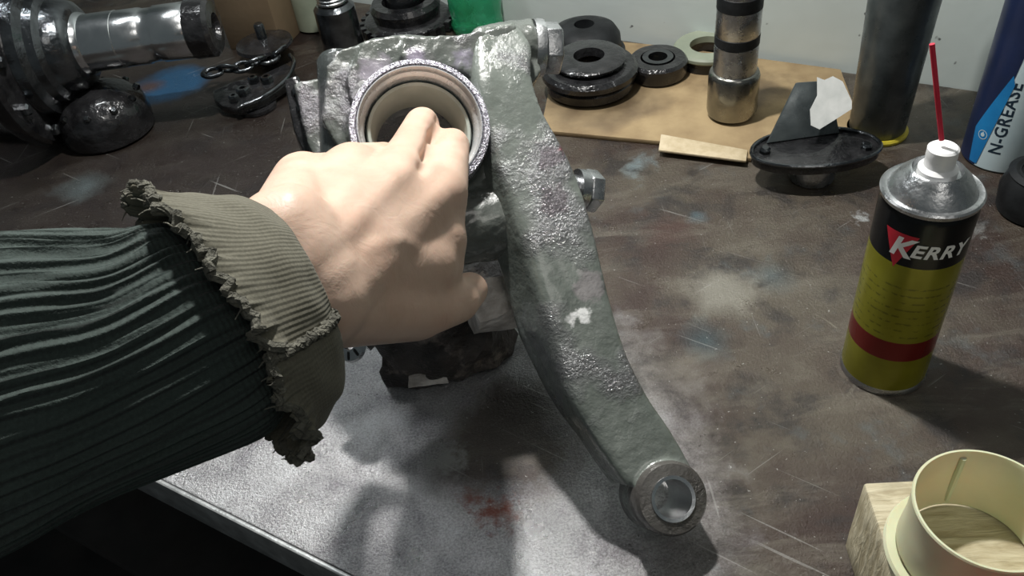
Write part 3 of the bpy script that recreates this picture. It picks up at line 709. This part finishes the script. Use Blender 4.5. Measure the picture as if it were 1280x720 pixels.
# ------------------------------------------------------------------ spray can
cb = P(1103, 457); CR = 0.0268; CHH = 0.149
camdir = (Vector((0, 0, 0)) - Vector((cb.x, cb.y, 0))).normalized()
can = root('spray_can', cb, 'yellow and black aerosol can with white nozzle and red straw on the bench', 'spray can', Matrix.Rotation(0, 3, 'Z'))
ca0 = math.atan2(camdir.y, camdir.x)
ob('can_body', lathe([(CR - 0.0015, 0.0035), (CR, 0.005), (CR, CHH - 0.008), (CR - 0.0012, CHH - 0.003), (CR - 0.002, CHH - 0.002)], 96), M['can'], can)
ob('bottom_rim', lathe([(CR - 0.004, 0.0), (CR + 0.0006, 0.0004), (CR + 0.001, 0.003), (CR, 0.005), (CR - 0.004, 0.005)], 96, closed=True), M['steel'], can)
ob('can_shoulder', lathe([(CR - 0.0025, CHH - 0.004), (CR + 0.0004, CHH - 0.003), (CR + 0.001, CHH - 0.0005), (CR, CHH + 0.0006), (CR - 0.0016, CHH), (CR - 0.003, CHH + 0.0002), (CR * 0.72, CHH + 0.008), (CR * 0.60, CHH + 0.0105), (CR * 0.56, CHH + 0.0125), (CR * 0.50, CHH + 0.0135), (CR * 0.46, CHH + 0.0105), (CR * 0.3, CHH + 0.010), (0.001, CHH + 0.010)], 96), M['steel'], can)
noz = ob('nozzle', lathe([(0.0105, CHH + 0.010), (0.0105, CHH + 0.014), (0.0082, CHH + 0.016), (0.0078, CHH + 0.020), (0.0082, CHH + 0.0215), (0.0082, CHH + 0.0265), (0.0070, CHH + 0.0275), (0.001, CHH + 0.0270)], 48), M['white_plastic'], can)
s0 = Vector((0.0, 0.0, CHH + 0.0245)); 
s_end = P(1166, 55, 0.0)  # direction solved below: a straw leaning up and back
def solve(px, py, x_): # point on the ray whose height makes the straw 55 mm long
    r = ray(px, py); return CAMP + r * x_
s0w = cb + s0 + (P(1172, 190, CHH + .0245) - P(1183, 190, CHH + .0245)) * 0.0
best = min((abs((solve(1165, 55, k / 1e6) - s0w).length - 0.062), k) for k in range(300, 900) if solve(1165, 55, k / 1e6).z > s0w.z - 0.002)
s1 = solve(1165, 55, best[1] / 1e6) - cb
sdr = (s1 - s0).normalized()
ob('straw', tube([s0 + sdr * 0.007, s0 + sdr * 0.02, s0 + sdr * 0.04, s1], [0.0014, 0.0014, 0.0014, 0.0014], 12), M['red'], can)
rp = CR + 0.00018
tri = flatpoly([(-0.0105, 0.0115), (0.0095, 0.0115), (-0.0005, -0.0135)])
az = ca0 - 0.32
ob('triangle_emblem', wrap(tri, rp, az, 0.1215), M['print_red'], can)
ob('lettering', wrap(text_part('K', 0.0185, 0.25, 0.0006), rp + 0.0002, az - 0.20, 0.1175), M['print_white'], can)
ob('lettering', wrap(text_part('ERRY', 0.0128, 0.25, 0.0004, 1.12), rp + 0.0002, az + 0.24, 0.1190), M['print_white'], can)

# ------------------------------------------------------------------ grease tube
gp = P(1243, 205); GR = 0.030; GH = 0.22
gt = root('grease_tube', gp + Vector((0.01, 0.012, 0)), 'white and navy tube of grease standing upright at the right edge', 'tube')
ga = math.atan2(-gp.y, -gp.x)
ob('tube_body', lathe([(GR - 0.002, 0), (GR, 0.002), (GR, GH - 0.01), (GR - 0.003, GH)], 72), M['tube_white'], gt)
ob('tube_cap', lathe([(0.016, GH), (0.016, GH + 0.02), (0.014, GH + 0.022)], 32), M['navy'], gt)
g1 = GR + 0.0002; g2 = GR + 0.0004
ob('navy_panel', wrap(flatpoly([(-0.050, 0.002), (-0.0165, 0.002), (-0.006, 0.09), (0.000, 0.15), (0.006, 0.21), (-0.050, 0.21)], 30), g1, ga, 0), M['navy'], gt)
ob('blue_panel', wrap(flatpoly([(-0.0225, 0.004), (-0.0150, 0.004), (-0.0045, 0.082), (-0.0075, 0.090), (-0.0265, 0.035)], 12), g2, ga, 0), M['blue'], gt)
ob('drop_emblem', wrap(lathe([(0.0036, 0), (0.0042, 0)], 28, cap=False), g2 + 0.0002, ga - 0.56, 0.032), M['tube_white'], gt)
ob('drop_emblem', wrap(([Vector((0.0018 * math.sin(a), -0.0018 * math.cos(a) if abs(a - PI) > .3 else 0.0032, 0)) for a in [k * PI / 8 for k in range(16)]], [tuple(range(16))]), g2 + 0.0002, ga - 0.56, 0.032), M['tube_white'], gt)
ob('lettering', wrap(text_part('N-GREASE', 0.0135, 0, 0.0003, 1.1), GR + 0.0001, ga + 0.03, 0.018, PI / 2), M['ink'], gt)

# ------------------------------------------------------------------ wooden block and cream collar, bottom right
wh = 0.062
wc = P(1079, 603, wh); wx = (P(1142, 600, wh) - wc).normalized(); wy = (P(1090, 722, wh) - wc); wy = (wy - wx * wx.dot(wy)).normalized()
RWd = Matrix((wx, -wy, Vector((0, 0, 1)))).transposed()
wb = ob('wooden_block', box(0, 0.125, -0.085, 0, 0, wh), M['wood'], None, T(Vector((wc.x, wc.y, 0)), RWd), bevel=0.0016, sub=2, disp=[(0.0012, 0.01, 2)])
tag(wb, 'rough pale wooden block under the cream plastic collar', 'wood block')
rim = 0.105
pc = P(1237, 634, rim)
pr = (P(1237, 634, rim) - P(1143, 634, rim)).length
print('pot radius', pr)
pot = root('plastic_collar', Vector((pc.x, pc.y, wh + 0.0008)), 'open cream plastic collar with a flange standing on the wooden block', 'plastic collar')
hh = rim - wh - 0.0008
fl = pr * 1.16
ob('collar_wall', lathe([(pr * 0.985, hh), (pr, hh - 0.001), (pr * 0.985, hh - 0.003), (pr * 0.97, hh * 0.5), (pr * 1.0, 0.006), (pr * 0.93, 0.001), (pr * 0.90, 0.001), (pr * 0.93, hh * 0.5), (pr * 0.935, hh - 0.002), (pr * 0.955, hh)], 96, closed=True), M['cream'], pot)
ob('flange', lathe([(pr * 0.99, 0.003), (fl - 0.001, 0.004), (fl, 0.002), (fl - 0.001, 0.0), (pr * 0.94, 0.0)], 96, closed=True), M['cream'], pot)
rbm = Vector((0.12, 0.9, 0)).normalized() * pr * 0.925
ob('rib', tube([rbm + Vector((0, 0, 0.004)), rbm * 1.003 + Vector((0, 0, hh - 0.004))], 0.0016, 8), M['cream'], pot)

# ------------------------------------------------------------------ cardboard, shaft and the parts behind
cd = root('cardboard_sheet', P(800, 150), 'flattened brown cardboard lying under the standing steel pin', 'cardboard')
def rel(pts, base): return [((P(x, y) - base).x, (P(x, y) - base).y) for x, y in pts]
ob('sheet', prism(rel([(676, 168), (700, 50), (830, 62), (1050, 92), (1075, 160), (1010, 205), (932, 203), (826, 182)], P(800, 150)), 0.0, 0.005), M['card'], cd, bevel=0.0008)
ob('folded_flap', prism(rel([(823, 196), (826, 176), (934, 196), (932, 210)], P(800, 150)), 0.0052, 0.0078), M['card_light'], cd, bevel=0.0008)

def place(name, px, py, zb, label, cat, parts, rot=None, group=None):
    r_ = root(name, P(px, py, zb), label, cat, rot, group)
    for nm, part, mt, kw in parts: ob(nm, part, M[mt], r_, **kw)
    return r_
M['pin'] = simple('steel_pin', (0.20, 0.20, 0.185), (0.36, 0.35, 0.31), 30, (0.16, 0.32), 0.95, 0.1, 200)
pin = place('king_pin', 914, 142, 0.0055, 'tall stepped steel pin with black bands standing on cardboard', 'steel pin', [
    ('pin_base', lathe([(0.018, 0), (0.0228, 0.003), (0.0238, 0.007), (0.0238, 0.042), (0.0225, 0.046), (0.0205, 0.0475)], 64), 'pin', {}),
    ('pin_shank', lathe([(0.0200, 0.047), (0.0200, 0.074), (0.0193, 0.0745), (0.0193, 0.083), (0.0200, 0.084), (0.0200, 0.110), (0.0185, 0.111), (0.0185, 0.120), (0.0200, 0.121), (0.0200, 0.150), (0.018, 0.153)], 64), 'steel', {}),
    ('black_band', lathe([(0.0197, 0.0745), (0.0203, 0.0750), (0.0203, 0.0835), (0.0197, 0.084)], 64), 'rubber', {}),
    ('black_band', lathe([(0.0197, 0.1085), (0.0203, 0.109), (0.0203, 0.121), (0.0197, 0.1215)], 64), 'rubber', {})])
place('grey_tube', 1095, 164, 0.0, 'tall dark grey tube with a yellow ring around its foot', 'tube', [
    ('tube_wall', lathe([(0.0230, 0.004), (0.0245, 0.006), (0.0275, 0.10), (0.0305, 0.20), (0.0305, 0.24), (0.025, 0.24), (0.024, 0.20)], 64), 'pipe_grey', {}),
    ('yellow_ring', lathe([(0.0225, 0), (0.0270, 0.0005), (0.0275, 0.003), (0.0262, 0.005), (0.0225, 0.005)], 64, closed=True), 'yellow', {})])
place('bearing_stack', 738, 108, 0.0055, 'stack of black oily bearing rings on the left of the cardboard', 'bearing', [
    ('bearing_ring', lathe([(0.022, 0), (0.042, 0.0), (0.046, 0.003), (0.046, 0.011), (0.043, 0.014), (0.022, 0.014)], 64, closed=True), 'oily', {}),
    ('bearing_ring', lathe([(0.020, 0.0145), (0.044, 0.0145), (0.050, 0.017), (0.050, 0.022), (0.046, 0.026), (0.036, 0.027), (0.033, 0.024), (0.020, 0.024)], 64, closed=True), 'oily', {}),
    ('bearing_ring', lathe([(0.014, 0.0275), (0.028, 0.0275), (0.036, 0.029), (0.038, 0.033), (0.034, 0.036), (0.016, 0.036)], 64, closed=True), 'oily', {})])
place('rubber_boot', 732, 68, 0.0055, 'domed black rubber boot with a centre hole against the wall', 'rubber boot', [
    ('boot', lathe([(0.030, 0), (0.038, 0.002), (0.040, 0.008), (0.039, 0.022), (0.034, 0.030), (0.022, 0.035), (0.011, 0.036), (0.010, 0.026)], 64), 'rubber', {}),
    ('rim_bead', lathe([(0.036, 0.0), (0.043, 0.001), (0.044, 0.005), (0.040, 0.007)], 64, closed=True), 'rubber', {})])
place('small_bearing', 822, 92, 0.0055, 'small black oily ring between the stacked bearings and the grey washer', 'bearing', [
    ('outer_ring', lathe([(0.018, 0), (0.029, 0.0), (0.031, 0.003), (0.031, 0.016), (0.028, 0.019), (0.018, 0.019)], 48, closed=True), 'oily', {}),
    ('inner_ring', lathe([(0.010, 0.001), (0.016, 0.001), (0.016, 0.020), (0.010, 0.020)], 48, closed=True), 'dark_steel', {})])
wsh = place('grey_washer', 884, 74, 0.0055, 'flat grey washer with a dark hole half hidden behind the steel pin', 'washer', [
    ('washer', lathe([(0.019, 0.010), (0.034, 0.010), (0.036, 0.012), (0.036, 0.015), (0.034, 0.017), (0.019, 0.017)], 64, closed=True), 'pale', {}),
    ('washer_seat', lathe([(0.020, 0.0), (0.034, 0.0), (0.034, 0.010), (0.020, 0.010)], 64, closed=True), 'oily', {})])
# oily bracket with stub and upright plate, paper scrap leaning on it
pb = P(1014, 221)
br = root('oily_bracket', pb, 'black oily oval bracket plate on a short grey stub beside the tube', 'bracket')
ov = [(0.054 * math.cos(a), 0.026 * math.sin(a) * (1.25 if math.sin(a) > 0 else 1)) for a in [2 * PI * k / 40 for k in range(40)]]
Rz = Matrix.Rotation(-0.10, 3, 'Z')
ob('plate', xf(prism(ov, 0.020, 0.028), Rz.to_4x4()), M['oily'], br, bevel=0.0015)
ob('plate_rim', xf(tube([Vector((x, y, 0.029)) * 1.0 for x, y in ov] + [Vector((*ov[0], 0.029))], 0.0018, 8, False), Rz.to_4x4()), M['dark_steel'], br)
ob('stub', lathe([(0.017, 0), (0.019, 0.001), (0.019, 0.020), (0.016, 0.021)], 40), M['steel'], br)
ob('upright_plate', xf(prism([(-0.034, 0), (0.030, 0), (0.024, 0.046), (-0.004, 0.048)], -0.002, 0.002), T((-0.002, 0.020, 0.028), Matrix.Rotation(math.radians(58), 3, 'X'))), M['pipe_grey'], br, bevel=0.001)
for (x_, y_) in ((-0.042, 0.003), (0.041, -0.004)): ob('bolt_head', lathe([(0.005, 0.028), (0.005, 0.031), (0.003, 0.033)], 6), M['dark_steel'], br, T(Rz @ Vector((x_, y_, 0))))
sc_ = [(-0.019, -0.018), (-0.012, -0.022), (0.004, -0.016), (0.019, -0.010), (0.020, -0.004), (0.014, 0.012), (0.006, 0.017), (-0.002, 0.015), (-0.008, 0.018), (-0.010, 0.004), (-0.018, -0.006)]
pp = link('paper_scrap', fix(mesh('paper_scrap', *prism([(x * 0.95, y * 1.1) for x, y in sc_], 0, 0.0006), smooth=False)), M['paper'])
pp.matrix_world = T(P(1036, 124, 0.062), Matrix.Rotation(math.radians(50), 3, 'X'))
tag(pp, 'torn white paper scrap leaning on the dark upright plate', 'paper')
# dark round cup at the right edge
place('rubber_cup', 1292, 262, 0.0, 'black rubber cup cut off by the right edge of the photo', 'rubber cup', [
    ('cup', lathe([(0.024, 0), (0.028, 0.002), (0.030, 0.020), (0.026, 0.034), (0.018, 0.036), (0.016, 0.030)], 48), 'rubber', {}),
    ('lip', lathe([(0.016, 0.034), (0.022, 0.037), (0.027, 0.035), (0.024, 0.031)], 48, closed=True), 'rubber', {})])

# ------------------------------------------------------------------ hub with shaft, top left
hz = 0.098
hc = P(52, 62, hz); hd = (P(262, 34, hz) - hc); hd.z = 0; hl = hd.length; hd.normalize()
RH = frame(hd, Vector((0, 0, 1)))
hub = root('wheel_hub', Vector((hc.x, hc.y, 0)), 'large black oily flanged hub with polished steel shaft at the upper left', 'car part')
HM = T((0, 0, hz), RH)
ob('flange', xf(lathe([(0.03, -0.030), (0.082, -0.030), (0.094, -0.026), (0.0975, -0.020), (0.0975, -0.008), (0.094, -0.004), (0.070, -0.002), (0.066, 0.006), (0.05, 0.008)], 96), HM), M['oily'], hub)
ob('collar', xf(lathe([(0.070, 0.0), (0.068, 0.010), (0.058, 0.014), (0.056, 0.022), (0.049, 0.026), (0.044, 0.040), (0.036, 0.046)], 72), HM), M['dark_steel'], hub)
ob('shaft', xf(lathe([(0.034, 0.040), (0.031, 0.050), (0.029, 0.052), (0.029, 0.085), (0.0285, 0.0855), (0.0285, 0.110), (0.027, 0.112), (0.027, 0.124), (0.0285, 0.126), (0.0285, hl - 0.020), (0.0270, hl - 0.018)], 96), HM), M['chrome'], hub)
ob('end_cap', xf(lathe([(0.0275, hl - 0.020), (0.030, hl - 0.018), (0.030, hl + 0.002), (0.026, hl + 0.006), (0.014, hl + 0.007), (0.012, hl + 0.002)], 64), HM), M['oily'], hub)
for k in range(10):
    a = 2 * PI * k / 10; p = Vector((0.083 * math.cos(a), 0.083 * math.sin(a), -0.004))
    ob('bolt_head', xf(lathe([(0.0065, 0), (0.0065, 0.006), (0.0045, 0.008)], 6), HM @ T(p)), M['dark_steel'], hub)
# lower bell of the hub resting beside the flange
dr = place('brake_drum', 140, 165, 0.0, 'black oily rounded drum with small bolts under the polished shaft', 'drum', [
    ('drum', lathe([(0.040, 0), (0.048, 0.003), (0.050, 0.020), (0.047, 0.036), (0.036, 0.048), (0.022, 0.054), (0.008, 0.055)], 64), 'oily', {})])
for k in range(10):
    a = 2 * PI * k / 10 - 1.5; ob('bolt_head', lathe([(0.004, 0), (0.004, 0.003), (0.0026, 0.005)], 6), M['dark_steel'], dr, T((0.0425 * math.cos(a), 0.0425 * math.sin(a), 0.040), frame((math.cos(a) * 0.6, math.sin(a) * 0.6, 0.8))))
pa, pb_ = P(-60, 142, 0.022), P(66, 146, 0.022)
rd = (pb_ - pa); rl = rd.length
pi_ = root('steel_pipe', Vector((pa.x, pa.y, 0)), 'steel pipe lying on the bench at the far left', 'pipe')
ob('pipe_wall', xf(lathe([(0.018, 0), (0.0215, 0.001), (0.0215, rl - 0.001), (0.018, rl), (0.016, rl - 0.01)], 48), T((0, 0, 0.022), frame(rd))), M['steel'], pi_)

# ------------------------------------------------------------------ cardboard box, pale canister and oily oddments
bxp = P(292, 62)
bx = root('cardboard_box', bxp, 'plain brown cardboard box standing at the back behind the oily parts', 'box', Matrix.Rotation(-0.35, 3, 'Z'))
ob('box_side', box(-0.004, 0.070, 0.0, 0.055, 0, 0.16), M['card_dark'], bx, bevel=0.001)
for (y_, an) in ((0.0, -0.5), (0.055, 0.5)): ob('flap', xf(box(0, 0.068, -0.001, 0.001, 0, 0.04), T((0, y_, 0.16), Matrix.Rotation(-an, 3, 'X'))), M['card_dark'], bx)
place('plastic_canister', 397, 32, 0.0, 'pale green canister between the cardboard box and the dark threaded pin', 'canister', [
    ('canister', lathe([(0.022, 0), (0.026, 0.003), (0.026, 0.10), (0.018, 0.115), (0.012, 0.118)], 40), 'pale', {}),
    ('cap', lathe([(0.013, 0.118), (0.013, 0.132), (0.011, 0.134)], 24), 'rubber', {})])
th_prof = [(0.019, 0), (0.021, 0.002), (0.021, 0.060), (0.019, 0.063)]
for k in range(8): th_prof += [(0.019, 0.065 + k * 0.004), (0.0165, 0.067 + k * 0.004)]
th_prof += [(0.017, 0.099), (0.017, 0.12), (0.014, 0.122)]
place('threaded_pin', 432, 66, 0.0, 'dark standing pin with a bright threaded neck behind the casting', 'steel pin', [
    ('pin_body', lathe([(0.022, 0), (0.025, 0.002), (0.024, 0.058), (0.0195, 0.063)], 48), 'dark_steel', {}),
    ('thread', lathe([(r_ * 0.95, z_ + 0.002) for r_, z_ in th_prof[3:]], 48), 'steel', {})])
gear_t = []
for k in range(24):
    a = 2 * PI * k / 24; gear_t.append(xf(box(-0.004, 0.004, 0.052, 0.060, 0.002, 0.014), Matrix.Rotation(a, 4, 'Z')))
place('black_pulley', 512, 34, 0.0, 'black toothed pulley behind the top of the casting', 'pulley', [
    ('gear_disc', join(lathe([(0.03, 0.0), (0.053, 0.0), (0.055, 0.003), (0.055, 0.013), (0.050, 0.017), (0.04, 0.018)], 64), *gear_t), 'oily', {}),
    ('hub_ring', lathe([(0.041, 0.017), (0.044, 0.030), (0.040, 0.036), (0.028, 0.036), (0.026, 0.024)], 64), 'oily', {}),
    ('hub_boss', lathe([(0.022, 0.02), (0.022, 0.052), (0.018, 0.056), (0.010, 0.056), (0.009, 0.05)], 40), 'dark_steel', {})])
place('green_bottle', 598, 36, 0.0, 'glossy green plastic bottle standing against the wall', 'bottle', [
    ('bottle_body', lathe([(0.026, 0), (0.030, 0.003), (0.032, 0.010), (0.030, 0.018), (0.032, 0.03), (0.032, 0.09), (0.020, 0.11), (0.012, 0.13)], 48), 'green', {}),
    ('bottle_cap', lathe([(0.013, 0.13), (0.013, 0.148), (0.011, 0.15)], 24), 'green', {})])
# stud with disc
place('studded_flange', 338, 78, 0.0, 'black oily disc with an upright stud in front of the box', 'flange', [
    ('disc', lathe([(0.012, 0), (0.014, 0.018), (0.030, 0.020), (0.034, 0.023), (0.033, 0.027), (0.018, 0.029), (0.012, 0.032)], 48), 'oily', {}),
    ('stud', lathe([(0.006, 0.03), (0.006, 0.048), (0.0045, 0.050)], 20), 'dark_steel', {})])
# curved bracket
cbk = root('oily_linkage', P(322, 135), 'black oily plate with a curved raised rim left of the casting', 'bracket')
pl_ = [(-0.052, 0.030), (-0.030, 0.046), (0.0, 0.052), (0.030, 0.075), (0.040, 0.052), (0.034, 0.020), (0.014, -0.008), (-0.014, -0.022), (-0.034, -0.010), (-0.046, 0.008)]
ob('plate', prism(pl_, 0.004, 0.014), M['oily'], cbk, bevel=0.003)
rimc = resample([Vector((0.034, 0.078, 0.020)), Vector((0.042, 0.052, 0.022)), Vector((0.036, 0.020, 0.020)), Vector((0.014, -0.010, 0.018)), Vector((-0.014, -0.024, 0.016))], 30)
ob('curved_rim', tube(rimc, 0.0026, 10), M['dark_steel'], cbk)
ob('foot', lathe([(0.020, 0), (0.022, 0.001), (0.022, 0.005)], 32), M['oily'], cbk)
for (x_, y_, r_) in ((-0.012, 0.010, 0.008), (0.012, 0.030, 0.007), (-0.004, 0.034, 0.006), (-0.020, -0.004, 0.006)):
    ob('nut', lathe([(r_ * 0.5, 0.014), (r_, 0.014), (r_, 0.020), (r_ * 0.8, 0.022), (r_ * 0.45, 0.022), (r_ * 0.45, 0.016)], 6), M['dark_steel'], cbk, T((x_, y_, 0)))
# loop links on the left of it
def torus(R_, r_, sx=1.0, n=28, m=10):
    return rings([[Vector(((R_ + r_ * math.cos(b)) * math.cos(a) * sx, (R_ + r_ * math.cos(b)) * math.sin(a), r_ * math.sin(b))) for b in [2 * PI * j / m for j in range(m)]] for a in [2 * PI * i / n for i in range(n)]], closed=True)
chn = root('oily_chain', P(288, 108), 'short black oily chain lying over the plate in front of the box', 'chain')
for k, (x_, y_, rz, ry) in enumerate(((-0.014, 0.0, 0.1, 0.25), (0.004, 0.001, -0.2, -0.9), (0.020, 0.004, 0.2, 0.35), (0.036, 0.008, 0.5, -0.8), (0.050, 0.016, 0.6, 0.3), (0.061, 0.027, 1.0, -0.7))):
    ob('link', torus(0.0070, 0.0026, 1.5), M['dark_steel'], chn, T((x_, y_, 0.020 + (0.002 if k % 2 else 0)), (Matrix.Rotation(rz, 3, 'Z') @ Matrix.Rotation(ry, 3, 'X'))))
